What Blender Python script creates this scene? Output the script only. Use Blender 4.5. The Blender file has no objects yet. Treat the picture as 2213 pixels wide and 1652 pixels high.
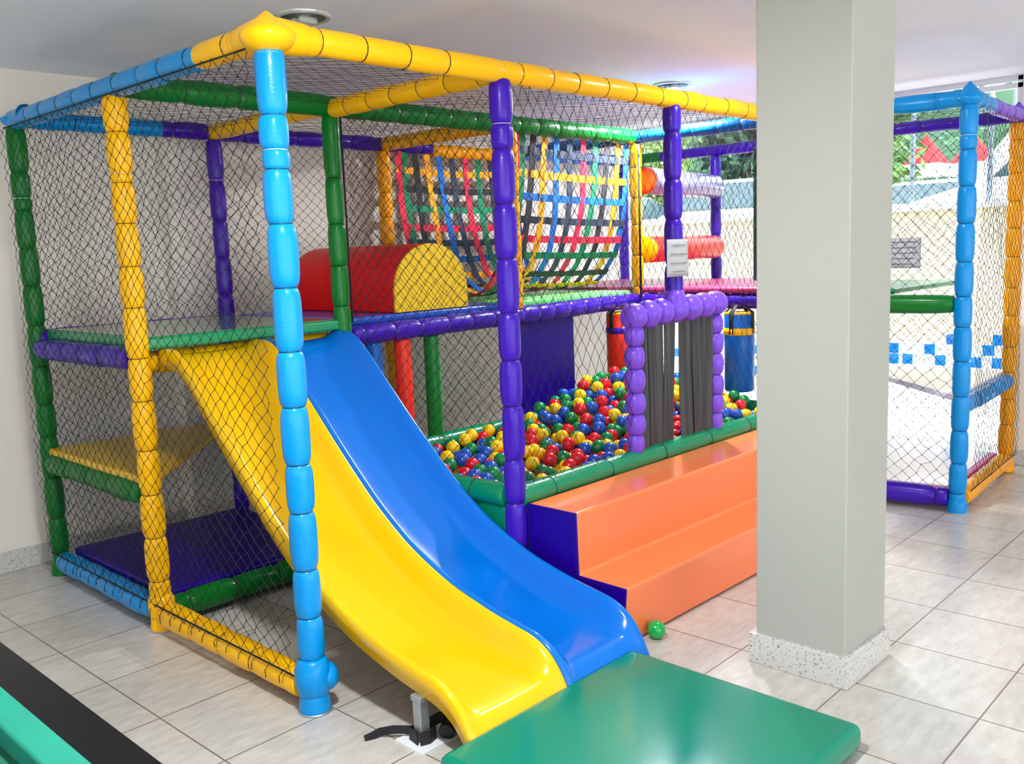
import bpy, math, random
import numpy as np
from mathutils import Vector, Matrix, noise
random.seed(7)
RNG = np.random.default_rng(7)
scene = bpy.context.scene
COL = scene.collection
PI = math.pi

# ------------------------------------------------------------------ materials
def srgb(r, g, b):
    f = lambda c: (c / 12.92) if c <= .04045 else ((c + .055) / 1.055) ** 2.4
    return (f(r / 255), f(g / 255), f(b / 255), 1)

def new_mat(name):
    m = bpy.data.materials.new(name); m.use_nodes = True
    nt = m.node_tree
    return m, nt, nt.nodes['Principled BSDF']

def plain(name, col, rough=.5, metal=0, coat=0, bump=0, bscale=60, stretch=(1, 1, 1), var=0, spec=.5):
    m, nt, b = new_mat(name)
    b.inputs['Base Color'].default_value = col
    b.inputs['Roughness'].default_value = rough
    b.inputs['Metallic'].default_value = metal
    b.inputs['Coat Weight'].default_value = coat
    b.inputs['Coat Roughness'].default_value = .12
    b.inputs['Specular IOR Level'].default_value = spec
    if bump or var:
        tc = nt.nodes.new('ShaderNodeTexCoord'); mp = nt.nodes.new('ShaderNodeMapping')
        mp.inputs['Scale'].default_value = stretch
        nz = nt.nodes.new('ShaderNodeTexNoise'); nz.inputs['Scale'].default_value = bscale
        nz.inputs['Detail'].default_value = 4; nz.inputs['Distortion'].default_value = .6
        nt.links.new(tc.outputs['Object'], mp.inputs[0]); nt.links.new(mp.outputs[0], nz.inputs['Vector'])
        if bump:
            bp = nt.nodes.new('ShaderNodeBump'); bp.inputs['Strength'].default_value = bump
            bp.inputs['Distance'].default_value = .004
            nt.links.new(nz.outputs['Fac'], bp.inputs['Height']); nt.links.new(bp.outputs[0], b.inputs['Normal'])
        if var:
            mx = nt.nodes.new('ShaderNodeMix'); mx.data_type = 'RGBA'
            mx.inputs[6].default_value = col
            mx.inputs[7].default_value = tuple(min(1, c * (1 + var)) for c in col[:3]) + (1,)
            nt.links.new(nz.outputs['Fac'], mx.inputs[0]); nt.links.new(mx.outputs[2], b.inputs['Base Color'])
    return m

def vinyl(name, col, rough=.3):
    return plain(name, col, rough, coat=.12, bump=.3, bscale=26, stretch=(1.6, 1.6, 3.2), spec=.25)

M = {}
M['yellow'] = vinyl('yellow vinyl', srgb(255, 190, 0))
M['amber'] = vinyl('amber vinyl', srgb(250, 165, 0))
M['skyblue'] = vinyl('sky blue vinyl', srgb(0, 140, 214))
M['blue'] = vinyl('blue vinyl', srgb(0, 95, 185))
M['green'] = vinyl('green vinyl', srgb(0, 112, 34))
M['teal'] = plain('emerald vinyl', srgb(0, 128, 84), .24, coat=.35, bump=.9, bscale=34, stretch=(2.2, .8, .8), spec=.3)
M['purple'] = vinyl('purple vinyl', srgb(58, 16, 165))
M['lilac'] = vinyl('light purple vinyl', srgb(120, 75, 210))
M['navy'] = plain('navy vinyl', srgb(32, 0, 140), .4, coat=.05, spec=.2, bump=.15, bscale=14)
M['red'] = plain('red vinyl', srgb(235, 6, 12), .45, coat=.05, spec=.2, bump=.1, bscale=10)
M['redpad'] = vinyl('red padding', srgb(235, 45, 20))
M['salmonred'] = vinyl('red roller vinyl', srgb(235, 60, 50))
M['lavender'] = plain('lavender vinyl', srgb(150, 150, 205), .25, coat=.5, bump=.1)
M['palelav'] = plain('pale lavender vinyl', srgb(226, 226, 244), .14, coat=.4)
M['pink'] = plain('pink vinyl', srgb(215, 80, 160), .35)
M['maroon'] = plain('maroon vinyl', srgb(165, 50, 105), .35)
M['orangecap'] = plain('orange vinyl cap', srgb(235, 85, 10), .4)
M['yellowcap'] = plain('golden vinyl cap', srgb(240, 200, 20), .4, bump=.08)
M['orange'] = plain('orange vinyl', srgb(255, 128, 70), .22, coat=.35, bump=.06, bscale=6)
M['greenmat'] = plain('green mat vinyl', srgb(0, 128, 100), .2, spec=.25, coat=.3, bump=.12, bscale=7)
M['greendeck'] = plain('green deck vinyl', srgb(0, 140, 85), .3, coat=.3)
M['greydeck'] = plain('green deck top greyed by reflection', srgb(90, 130, 100), .18, coat=.5)  # grey in this green stands for the reflection on the deck
M['bluedeck'] = plain('blue deck vinyl', srgb(20, 80, 190), .3, coat=.3)
M['limedeck'] = plain('light green deck vinyl', srgb(110, 215, 115), .3)
M['shelfyellow'] = plain('yellow shelf vinyl', srgb(235, 185, 10), .35, coat=.2)
M['slideyellow'] = plain('yellow slide plastic', srgb(238, 186, 0), .2, coat=.25, spec=.3)
M['slideblue'] = plain('blue slide plastic', srgb(0, 108, 205), .2, coat=.25, spec=.3)
M['cord'] = plain('black net cord', srgb(22, 22, 26), .8)
M['tie'] = plain('black cable tie', srgb(18, 16, 20), .5)
M['seam'] = plain('clear tape seam', srgb(215, 220, 225), .3)
M['steel'] = plain('galvanised steel', srgb(175, 180, 185), .4, metal=.7)
M['chrome'] = plain('polished metal', srgb(205, 212, 205), .25, metal=.5)
M['alu'] = plain('white aluminium', srgb(225, 228, 230), .35)
M['rubber'] = plain('black rubber strip', srgb(50, 50, 52), .4, bump=.05)
M['strapblack'] = plain('black strap', srgb(20, 20, 24), .6)
M['paper'] = plain('white paper', srgb(172, 174, 176), .8)
M['ink'] = plain('grey ink', srgb(105, 108, 112), .8)
M['board'] = plain('dark green board', srgb(28, 62, 56), .5)
M['shade'] = plain('dark underside', srgb(40, 40, 45), .6)
for k, c in dict(s_red=(238, 36, 76), s_green=(0, 130, 85), s_black=(38, 38, 46), s_yellow=(252, 172, 10),
                 s_blue=(0, 110, 205), s_navy=(48, 60, 84)).items():
    M[k] = plain('webbing ' + k[2:], srgb(*c), .75, bump=.3, bscale=300)
for k, c in dict(b_red=(222, 18, 34), b_green=(0, 132, 66), b_yellow=(250, 205, 0), b_blue=(22, 82, 190)).items():
    M[k] = plain('ball plastic ' + k[2:], srgb(*c), .22, coat=.3)
M['ballgreen'] = plain('ball plastic bright green', srgb(0, 165, 75), .22, coat=.3)
M['bulb'] = plain('frosted lamp glass', srgb(190, 196, 188), .3)
M['reflector'] = plain('lamp reflector', srgb(105, 112, 104), .35, metal=.3)
M['tyre'] = plain('tyre rubber', srgb(30, 30, 32), .8)
M['carwhite'] = plain('white car paint', srgb(232, 234, 236), .3, coat=.6)
M['cargrey'] = plain('grey car paint', srgb(120, 132, 138), .3, coat=.6)
M['carglass'] = plain('car window glass', srgb(70, 90, 98), .1)
M['lamp_red'] = plain('red tail lamp', srgb(215, 40, 45), .3)
M['tentred'] = plain('red canvas', srgb(225, 40, 45), .7)
M['tentwhite'] = plain('white canvas', srgb(235, 235, 235), .7)
M['bark'] = plain('tree bark', srgb(88, 74, 60), .9, bump=.5, bscale=12)
M['pole'] = plain('grey blue fence pole', srgb(130, 145, 160), .5)
M['tile_blue'] = plain('blue glazed tile', srgb(0, 112, 205), .3)
M['tablecloth'] = plain('green baize', srgb(0, 112, 92), .75, var=.9, bscale=6)
M['tablebed'] = plain('green baize bed', srgb(0, 92, 70), .75, var=.2, bscale=9)
M['tablewood'] = plain('black lacquered wood', srgb(14, 14, 16), .35, spec=.15)
for k, c in dict(leaf_a=(88, 122, 66), leaf_b=(70, 104, 78), leaf_c=(128, 152, 92)).items():
    M[k] = plain('foliage ' + k[-1], srgb(*c), .7, var=.5, bscale=3)

# plaster walls / ceiling / column
def plaster(name, col, sc=3):
    m, nt, b = new_mat(name)
    b.inputs['Roughness'].default_value = .7
    tc = nt.nodes.new('ShaderNodeTexCoord'); nz = nt.nodes.new('ShaderNodeTexNoise')
    nz.inputs['Scale'].default_value = sc; nz.inputs['Detail'].default_value = 6
    mx = nt.nodes.new('ShaderNodeMix'); mx.data_type = 'RGBA'
    mx.inputs[6].default_value = tuple(c * .95 for c in col[:3]) + (1,); mx.inputs[7].default_value = col
    nt.links.new(tc.outputs['Object'], nz.inputs['Vector']); nt.links.new(nz.outputs['Fac'], mx.inputs[0])
    nt.links.new(mx.outputs[2], b.inputs['Base Color'])
    n2 = nt.nodes.new('ShaderNodeTexNoise'); n2.inputs['Scale'].default_value = 60
    bp = nt.nodes.new('ShaderNodeBump'); bp.inputs['Strength'].default_value = .06; bp.inputs['Distance'].default_value = .01
    nt.links.new(tc.outputs['Object'], n2.inputs['Vector'])
    nt.links.new(n2.outputs['Fac'], bp.inputs['Height']); nt.links.new(bp.outputs[0], b.inputs['Normal'])
    return m
M['wall'] = plaster('beige plaster', srgb(236, 229, 217))
M['ceil'] = plaster('white ceiling paint', srgb(234, 241, 250), 1)
M['columnpaint'] = plaster('cream column paint', srgb(170, 170, 161))
M['outwall'] = plaster('sunlit beige render', srgb(222, 210, 185), 6)
M['outwhite'] = plaster('white pool tiles', srgb(232, 234, 236), 6)
M['outground'] = plaster('pale paving', srgb(225, 224, 220), 4)
M['asphalt'] = plaster('pale concrete paving', srgb(215, 214, 210), 4)

def granite():
    m, nt, b = new_mat('speckled granite')
    b.inputs['Roughness'].default_value = .3
    tc = nt.nodes.new('ShaderNodeTexCoord')
    v = nt.nodes.new('ShaderNodeTexVoronoi'); v.inputs['Scale'].default_value = 170
    n = nt.nodes.new('ShaderNodeTexNoise'); n.inputs['Scale'].default_value = 90; n.inputs['Detail'].default_value = 5
    cr = nt.nodes.new('ShaderNodeValToRGB'); e = cr.color_ramp.elements
    e[0].position = .3; e[0].color = srgb(135, 130, 128); e[1].position = .46; e[1].color = srgb(204, 201, 195)
    cr2 = nt.nodes.new('ShaderNodeValToRGB'); e = cr2.color_ramp.elements
    e[0].position = .07; e[0].color = srgb(90, 85, 88); e[1].position = .12; e[1].color = (1, 1, 1, 1)
    mx = nt.nodes.new('ShaderNodeMix'); mx.data_type = 'RGBA'; mx.blend_type = 'MULTIPLY'; mx.inputs[0].default_value = .8
    nt.links.new(tc.outputs['Object'], v.inputs['Vector']); nt.links.new(tc.outputs['Object'], n.inputs['Vector'])
    nt.links.new(n.outputs['Fac'], cr.inputs[0]); nt.links.new(v.outputs['Color'], cr2.inputs[0])
    nt.links.new(cr.outputs[0], mx.inputs[6]); nt.links.new(cr2.outputs[0], mx.inputs[7])
    nt.links.new(mx.outputs[2], b.inputs['Base Color'])
    return m
M['granite'] = granite()

def floor_mat():
    m, nt, b = new_mat('beige stone tiles')
    L = nt.links.new
    tc = nt.nodes.new('ShaderNodeTexCoord'); mp = nt.nodes.new('ShaderNodeMapping')
    mp.vector_type = 'TEXTURE'
    mp.inputs['Location'].default_value = (TILE_X, TILE_Y, 0)
    mp.inputs['Rotation'].default_value = (0, 0, TILE_R)
    mp.inputs['Scale'].default_value = (TILE, TILE, TILE)
    L(tc.outputs['Object'], mp.inputs[0])
    br = nt.nodes.new('ShaderNodeTexBrick')
    br.offset = 0; br.squash = 1
    br.inputs['Scale'].default_value = 1
    br.inputs['Brick Width'].default_value = 1; br.inputs['Row Height'].default_value = 1
    br.inputs['Mortar Size'].default_value = .0075; br.inputs['Mortar Smooth'].default_value = .2
    br.inputs['Color1'].default_value = (.42, .42, .42, 1); br.inputs['Color2'].default_value = (.58, .58, .58, 1)
    L(mp.outputs[0], br.inputs['Vector'])
    n1 = nt.nodes.new('ShaderNodeTexNoise'); n1.inputs['Scale'].default_value = 8.5; n1.inputs['Detail'].default_value = 8
    n1.inputs['Roughness'].default_value = .62; n1.inputs['Distortion'].default_value = .25
    m2 = nt.nodes.new('ShaderNodeMapping'); m2.inputs['Scale'].default_value = (1, 3.2, 1)
    L(tc.outputs['Object'], m2.inputs[0]); L(m2.outputs[0], n1.inputs['Vector'])
    cr = nt.nodes.new('ShaderNodeValToRGB'); e = cr.color_ramp.elements
    e[0].position = .2; e[0].color = srgb(176, 169, 158); e[1].position = .8; e[1].color = srgb(208, 205, 200)
    L(n1.outputs['Fac'], cr.inputs[0])
    mt = nt.nodes.new('ShaderNodeMix'); mt.data_type = 'RGBA'; mt.blend_type = 'OVERLAY'; mt.inputs[0].default_value = .35
    L(cr.outputs[0], mt.inputs[6]); L(br.outputs['Color'], mt.inputs[7])
    mx = nt.nodes.new('ShaderNodeMix'); mx.data_type = 'RGBA'; mx.inputs[7].default_value = srgb(128, 112, 100)
    L(br.outputs['Fac'], mx.inputs[0]); L(mt.outputs[2], mx.inputs[6]); L(mx.outputs[2], b.inputs['Base Color'])
    b.inputs['Roughness'].default_value = .26
    n3 = nt.nodes.new('ShaderNodeTexNoise'); n3.inputs['Scale'].default_value = 9; n3.inputs['Detail'].default_value = 5
    L(tc.outputs['Object'], n3.inputs['Vector'])
    ad = nt.nodes.new('ShaderNodeMath'); ad.operation = 'MULTIPLY_ADD'; ad.inputs[1].default_value = -1.5
    L(br.outputs['Fac'], ad.inputs[0]); L(n3.outputs['Fac'], ad.inputs[2])
    bp = nt.nodes.new('ShaderNodeBump'); bp.inputs['Strength'].default_value = .25; bp.inputs['Distance'].default_value = .002
    L(ad.outputs[0], bp.inputs['Height']); L(bp.outputs[0], b.inputs['Normal'])
    return m
TILE, TILE_X, TILE_Y, TILE_R = .4495, -.397, -.058, .0135
M['floor'] = floor_mat()

def glass_mat():
    m, nt, b = new_mat('window glass')
    nt.nodes.remove(b)
    out = nt.nodes['Material Output']
    t = nt.nodes.new('ShaderNodeBsdfTransparent'); t.inputs[0].default_value = (.96, .98, .97, 1)
    g = nt.nodes.new('ShaderNodeBsdfGlossy'); g.inputs['Roughness'].default_value = .02
    lw = nt.nodes.new('ShaderNodeLayerWeight'); lw.inputs['Blend'].default_value = .5
    pw = nt.nodes.new('ShaderNodeMath'); pw.operation = 'POWER'; pw.inputs[1].default_value = 5; nt.links.new(lw.outputs['Facing'], pw.inputs[0])
    fr = nt.nodes.new('ShaderNodeMath'); fr.operation = 'MULTIPLY_ADD'; fr.inputs[1].default_value = .6; fr.inputs[2].default_value = .03
    nt.links.new(pw.outputs[0], fr.inputs[0])
    mx = nt.nodes.new('ShaderNodeMixShader')
    nt.links.new(fr.outputs[0], mx.inputs[0]); nt.links.new(t.outputs[0], mx.inputs[1]); nt.links.new(g.outputs[0], mx.inputs[2])
    nt.links.new(mx.outputs[0], out.inputs[0])
    return m
M['glass'] = glass_mat()

# ------------------------------------------------------------------ mesh helpers
class MB:
    def __init__(s): s.v = []; s.f = []; s.m = []
    def add(s, v, f, mi=0):
        o = len(s.v); s.v += [tuple(p) for p in v]
        s.f += [tuple(i + o for i in q) for q in f]; s.m += [mi] * len(f)
    def box(s, a, b, mi=0, rot=None, piv=None):
        x0, y0, z0 = a; x1, y1, z1 = b
        v = [(x0, y0, z0), (x1, y0, z0), (x1, y1, z0), (x0, y1, z0), (x0, y0, z1), (x1, y0, z1), (x1, y1, z1), (x0, y1, z1)]
        if rot is not None:
            piv = Vector(piv or a); v = [tuple(rot @ (Vector(p) - piv) + piv) for p in v]
        s.add(v, [(0, 3, 2, 1), (4, 5, 6, 7), (0, 1, 5, 4), (1, 2, 6, 5), (2, 3, 7, 6), (3, 0, 4, 7)], mi)
    def rings(s, rings, close=True, cap=True, mi=0):
        n = len(rings[0]); v = [p for r in rings for p in r]; f = []
        for i in range(len(rings) - 1):
            for j in range(n if close else n - 1):
                k = (j + 1) % n
                f.append((i * n + j, i * n + k, (i + 1) * n + k, (i + 1) * n + j))
        if cap and close:
            f.append(tuple(range(n - 1, -1, -1))); f.append(tuple((len(rings) - 1) * n + j for j in range(n)))
        s.add(v, f, mi)
    def revolve(s, prof, c=(0, 0, 0), axis=(0, 0, 1), n=24, mi=0, cap=True):
        """prof: (radius, height along axis)"""
        a = Vector(axis).normalized(); u, w = frame(a); c = Vector(c)
        R = [[tuple(c + a * h + (u * math.cos(t) + w * math.sin(t)) * r) for t in [2 * PI * k / n for k in range(n)]] for r, h in prof]
        s.rings(R, True, cap, mi)
    def torus(s, c, axis, R, r, n=20, k=6, mi=0):
        a = Vector(axis).normalized(); u, w = frame(a); c = Vector(c); rr = []
        for i in range(n + 1):
            t = 2 * PI * i / n; d = u * math.cos(t) + w * math.sin(t)
            rr.append([tuple(c + d * (R + r * math.cos(2 * PI * j / k)) + a * r * math.sin(2 * PI * j / k)) for j in range(k)])
        s.rings(rr, True, False, mi)
    def path(s, pts, r, n=6, mi=0):
        pts = [Vector(p) for p in pts]; rr = []
        for i, p in enumerate(pts):
            d = (pts[min(i + 1, len(pts) - 1)] - pts[max(i - 1, 0)]).normalized(); u, w = frame(d)
            rad = r[i] if isinstance(r, (list, tuple)) else r
            rr.append([tuple(p + (u * math.cos(2 * PI * j / n) + w * math.sin(2 * PI * j / n)) * rad) for j in range(n)])
        s.rings(rr, True, True, mi)
    def ribbon(s, pts, side, w, t, mi=0):
        """flat strap: pts centre line, side = width direction (vector or list), width w, thickness t"""
        pts = [Vector(p) for p in pts]; rr = []
        for i, p in enumerate(pts):
            d = (pts[min(i + 1, len(pts) - 1)] - pts[max(i - 1, 0)]).normalized()
            sd = Vector(side[i] if isinstance(side, list) else side); sd = (sd - d * sd.dot(d)).normalized(); nn = d.cross(sd)
            rr.append([tuple(p + sd * a * w / 2 + nn * b * t / 2) for a, b in ((-1, -1), (1, -1), (1, 1), (-1, 1))])
        s.rings(rr, True, True, mi)

def frame(a):
    a = Vector(a).normalized()
    h = Vector((0, 0, 1)) if abs(a.z) < .9 else Vector((1, 0, 0))
    u = a.cross(h).normalized(); return u, a.cross(u).normalized()

def wloc(o):
    p = Vector((0, 0, 0))
    while o is not None: p = p + o.location; o = o.parent
    return p

def tag(o, label=None, cat=None, group=None, kind=None):
    if label: o['label'] = label
    if cat: o['category'] = cat
    if group: o['group'] = group
    if kind: o['kind'] = kind
    return o

def thing(name, label, cat, loc=(0, 0, 0), group=None):
    o = bpy.data.objects.new(name, None); COL.objects.link(o); o.location = loc; o.empty_display_size = .1
    return tag(o, label, cat, group)

def build(name, mb, mat, parent=None, smooth=False, bevel=0, label=None, origin=None):
    if parent is not None: org = wloc(parent)
    elif origin is not None: org = Vector(origin)
    else:
        V = np.array(mb.v); org = Vector(((V[:, 0].min() + V[:, 0].max()) / 2, (V[:, 1].min() + V[:, 1].max()) / 2, V[:, 2].min()))
    me = bpy.data.meshes.new(name)
    me.from_pydata([tuple(Vector(p) - org) for p in mb.v], [], mb.f)
    for mm in (mat if isinstance(mat, (list, tuple)) else [mat]): me.materials.append(mm)
    me.polygons.foreach_set('material_index', mb.m)
    if smooth: me.polygons.foreach_set('use_smooth', [True] * len(mb.f))
    me.update()
    o = bpy.data.objects.new(name, me); COL.objects.link(o)
    if parent is not None: o.parent = parent
    else: o.location = org
    if bevel:
        bv = o.modifiers.new('bevel', 'BEVEL'); bv.width = bevel; bv.segments = 3; bv.limit_method = 'ANGLE'; bv.angle_limit = .6
        if not smooth:
            me.polygons.foreach_set('use_smooth', [True] * len(mb.f))
            wn = o.modifiers.new('wn', 'WEIGHTED_NORMAL'); wn.keep_sharp = False
    if label: o['label'] = label
    return o

def struct(name, mb, mat, **k): return tag(build(name, mb, mat, **k), kind='structure')

def puff(mb, p0, p1, rb=.05, rc=.039, step=.195, seed=0, seam=None, first=.07, ends=(True, True), n=40, ties=True, p=4.2):
    """a padded tube: bulging segments with a black cable tie cinched round each joint"""
    p0, p1 = Vector(p0), Vector(p1); a = (p1 - p0); L = a.length; a.normalize(); u, w = frame(a)
    rnd = random.Random(seed * 31 + int(L * 1000))
    cuts = [0]; x = first
    while x < L - step * .55:
        cuts.append(x); x += step * rnd.uniform(.86, 1.14)
    cuts.append(L)
    if seam: cuts = sorted(cuts + [seam])
    T = [0, .012, .04, .1, .2, .35, .5, .65, .8, .9, .96, .988, 1]
    rings = []
    for i in range(len(cuts) - 1):
        s0, s1 = cuts[i], cuts[i + 1]; R = rb * rnd.uniform(.97, 1.04)
        if s1 - s0 < .1: R = rc + (rb - rc) * .75
        ax, ay = rnd.uniform(-1, 1) * .002, rnd.uniform(-1, 1) * .002
        for t in T[:-1] if i < len(cuts) - 2 else T:
            f = max(0, 1 - abs(2 * t - 1) ** p) ** .55
            r = rc + (R - rc) * f; c = p0 + a * (s0 + (s1 - s0) * t) + (u * ax + w * ay) * f
            rings.append([tuple(c + (u * math.cos(k) + w * math.sin(k)) * (r * (1 + .012 * f * math.sin(5 * k + i * 2) + .022 * (1 - f) * math.sin(11 * k + 3 * i)))) for k in [2 * PI * j / n for j in range(n)]])
    mb.rings(rings, True, True, 0)
    if ties:
        for c in cuts[1:-1]:
            sm = seam and abs(c - seam) < 1e-6
            mb.torus(p0 + a * c, a, rc + .001, .0032 if sm else .0028, n=18, k=5, mi=2 if sm else 1)

frame_root = thing('play_frame', 'tall indoor play structure frame of padded tubes in blue, yellow, green and purple', 'climbing frame', (0, 0, 0))
TMATS = lambda m: [M[m], M['tie'], M['seam']]
_seed = [0]
def tube(name, m, p0, p1, label=None, rb=.05, rc=.036, step=.195, seam=None, first=.07, extra=None, parent=frame_root, n=40):
    _seed[0] += 1
    mb = MB(); puff(mb, p0, p1, rb, rc, step, _seed[0], seam, first, n=n)
    if extra: extra(mb)
    return build(name, mb, TMATS(m), parent, True, label=label)

# ------------------------------------------------------------------ key coordinates (metres)
X1, X2, X3, X4 = 1.089, 2.355, 3.65, 5.07
Y1, Y2 = 1.185, 2.345
QX, QY, RY = 3.875, -.95, -.87
ZT, ZD = 2.385, 1.30            # top rail axis, deck top
CEIL = 2.685
YW = 2.64                       # back wall
XW = 5.35                       # glazed wall

# ------------------------------------------------------------------ setting
mb = MB(); mb.box((-6, -8.6, -.1), (XW + .15, YW + .2, 0)); struct('floor', mb, M['floor'], origin=(0, 0, 0))
mb = MB(); mb.box((-6, -8.2, CEIL), (XW + .25, YW + .25, CEIL + .25)); struct('ceiling', mb, M['ceil'])
mb = MB(); mb.box((-6, YW, 0), (XW + .15, YW + .2, CEIL)); mb.box((.87, YW - .11, 0), (XW - .02, YW, CEIL)); struct('wall_back', mb, M['wall'])
mb = MB(); mb.box((-6.2, -1.2, 0), (-6, YW + .2, CEIL)); struct('wall_left', mb, M['wall'])
mb = MB(); mb.box((XW - .02, -8.2, 0), (XW + .15, -.82, CEIL)); struct('wall_right', mb, M['wall'])
def bevelbox(a, b): m = MB(); m.box(a, b); return m
struct('baseboard_back', bevelbox((-6, YW - .018, 0), (.87, YW, .115)), M['granite'], bevel=.004)
struct('baseboard_right', bevelbox((XW - .038, -8.2, 0), (XW - .02, -.82, .105)), M['granite'], bevel=.004)
# column with granite skirting
mb = MB(); mb.box((1.358, -1.388, 0), (1.718, -1.03, CEIL)); struct('trim_1', mb, M['columnpaint'], bevel=.006)['label'] = 'square cream painted column in front of the orange steps'
mb = MB(); mb.box((1.338, -1.406, 0), (1.738, -1.008, .12)); struct('baseboard_column', mb, M['granite'], bevel=.003)

# glazed wall on the right: frame and panes
mb = MB()
yl = [-.82, .86, YW - .08]
for y in (-.80, .86, YW - .1): mb.box((XW, y - .02, 0), (XW + .05, y + .02, CEIL))
for z in (.03, 2.62, CEIL - .015): mb.box((XW, -.82, z - .018), (XW + .05, YW - .08, z + .018))
mb.box((XW + .01, -.56, 2.62), (XW + .04, -.53, CEIL))
w1 = struct('window_1', mb, M['alu'], bevel=.003)
mb = MB()
for a, b in ((-.78, .84), (.88, YW - .12)):
    mb.box((XW + .022, a, .048), (XW + .028, b, 2.6)); mb.box((XW + .022, a, 2.638), (XW + .028, b, CEIL - .03))
build('pane', mb, M['glass'], w1)

# ------------------------------------------------------------------ play frame: posts
def foot(mb, c, r=.056, h=.06):
    mb.revolve([(r * .9, h + .02), (r * .98, h), (r, h * .5), (r * 1.05, .012), (r * 1.05, .003)][::-1], c, n=24)
def foot_ring(c, parent, r=.06):
    m = MB(); m.revolve([(r + .003, 0), (r + .003, .006), (r - .01, .008)], c, n=28); build('foot_ring', m, M['steel'], parent, True)

A = tube('post', 'skyblue', (0, 0, .2), (0, 0, 2.345), 'light blue padded corner post beside the slide', seam=1.80, first=.16,
         extra=lambda m: (m.revolve([(.042, .05), (.056, .07), (.066, .11), (.066, .16), (.054, .195), (.042, .205)], (0, 0, 0), n=24),
                          m.revolve([(.05, .0), (.05, .05), (.036, .068), (.008, .072)], (.012, -.01, .125), (.9, -.3, -.05), n=16),
                          foot(m, (0, 0, 0)), m.torus((0, 0, .056), (0, 0, 1), .047, .004, mi=1)))
foot_ring((0, 0, 0), A)
B = tube('post', 'yellow', (0, Y1, .16), (0, Y1, 2.34), 'yellow padded post on the left side', seam=1.86,
         extra=lambda m: (m.revolve([(.05, .05), (.058, .08), (.058, .14), (.043, .17)], (0, Y1, 0), n=24), foot(m, (0, Y1, 0), .053),
                          m.torus((0, Y1, .05), (0, 0, 1), .049, .003, mi=1)))
foot_ring((0, Y1, 0), B, .056)
Cp = tube('post', 'green', (0, Y2, .06), (0, Y2, 2.34), 'green padded corner post by the back wall', rb=.046, rc=.035, seam=1.93, extra=lambda m: foot(m, (0, Y2, 0), .053))
foot_ring((0, Y2, 0), Cp, .056)
D = tube('post', 'purple', (X1 + .008, 0, .03), (X1 + .008, 0, 2.34), 'purple padded post between slide and ball pit', rb=.049, rc=.034, seam=2.13, step=.215)
E_ = tube('post', 'green', (X1, Y1, .03), (X1, Y1, 2.34), 'green padded post at the top of the slide', rb=.046, step=.21)
F_ = tube('post', 'purple', (X1, Y2, .05), (X1, Y2, 2.34), 'purple padded post by the back wall', rb=.046, seam=2.06)
G_ = tube('post', 'amber', (X2, Y2, .05), (X2, Y2, 2.34), 'amber padded post behind the red barrel', rb=.05)
M_ = tube('post', 'amber', (X2 + .045, Y1, 1.28), (X2 + .045, Y1, 2.34), 'amber padded post beside the webbing', rb=.043)
H_ = tube('post', 'amber', (X3 + .02, Y1, 1.28), (X3 + .02, Y1, 2.34), 'amber padded post at the right end of the webbing', rb=.042, rc=.034, step=.2)
Hl = tube('post', 'purple', (X3 + .02, Y1, .03), (X3 + .02, Y1, 1.22), 'purple padded post under the amber post', rb=.04, rc=.034)
P_ = tube('post', 'purple', (X2, 0, 1.33), (X2, 0, 2.34), 'purple padded post above the strip curtain', rb=.048, rc=.034, step=.235, first=.2)
N_ = tube('post', 'purple', (X3 + .02, 0, .03), (X3 + .02, 0, 2.34), 'purple padded post behind the column')
Q_ = tube('post', 'skyblue', (QX, QY, .05), (QX, QY, 2.34), 'light blue padded corner post at the right end', rb=.05, seam=2.13, extra=lambda m: foot(m, (QX, QY, 0), .054))
foot_ring((QX, QY, 0), Q_, .057)
R_ = tube('post', 'amber', (X4, RY, .05), (X4, RY, 2.34), 'amber padded corner post by the right wall', rb=.05, seam=2.08, extra=lambda m: foot(m, (X4, RY, 0), .054))
S_ = tube('post', 'purple', (X4, 1.4, 1.28), (X4, 1.4, 2.34), 'purple padded post by the window', rb=.045)
T_ = tube('post', 'purple', (X4, Y2, .03), (X4, Y2, 2.34), 'purple padded post in the back corner by the window', rb=.042)

# top rails
r = dict(rb=.0475, rc=.0425)
tube('rail', 'yellow', (.06, 0, ZT - .013), (X1, 0, ZT - .013), 'yellow padded top rail along the front', step=.2, first=.13, **r)
tube('rail', 'yellow', (X1, 0, ZT - .013), (X3 + .02, 0, ZT - .013), 'yellow padded top rail along the front', step=.2, first=.11, **r)
tube('rail', 'yellow', (0, .06, ZT - .013), (0, .44, ZT - .013), 'yellow padded top rail on the left side', step=.2, first=.17, **r)
tube('rail', 'skyblue', (0, .44, ZT - .013), (0, Y2, ZT - .013), 'light blue padded top rail on the left side', step=.2, first=.06, **r)
r = dict(rb=.045, rc=.039)
tube('rail', 'skyblue', (0, Y2, ZT), (.77, Y2, ZT), 'light blue padded top rail along the back', **r)
tube('rail', 'purple', (.77, Y2, ZT), (2.79, Y2, ZT), 'purple padded top rail along the back', rb=.048, rc=.036)
tube('rail', 'amber', (2.79, Y2, ZT - .02), (X3, Y2, ZT - .02), 'amber padded top rail along the back', rb=.048, rc=.036)
tube('rail', 'blue', (X3, Y2, ZT), (X4, Y2, ZT), 'blue padded top rail along the back')
tube('rail', 'green', (0, Y1, ZT), (X1, Y1, ZT), 'green padded top rail between bays', rb=.054, rc=.044, step=.24)
tube('rail', 'green', (X1, Y1, ZT), (X3 - .02, Y1, ZT), 'green padded top rail between bays', rb=.054, rc=.044, step=.18)
tube('rail', 'yellow', (X1, Y1 + .02, ZT), (X1, Y2, ZT), 'yellow padded cross rail at the top', **r)
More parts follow.
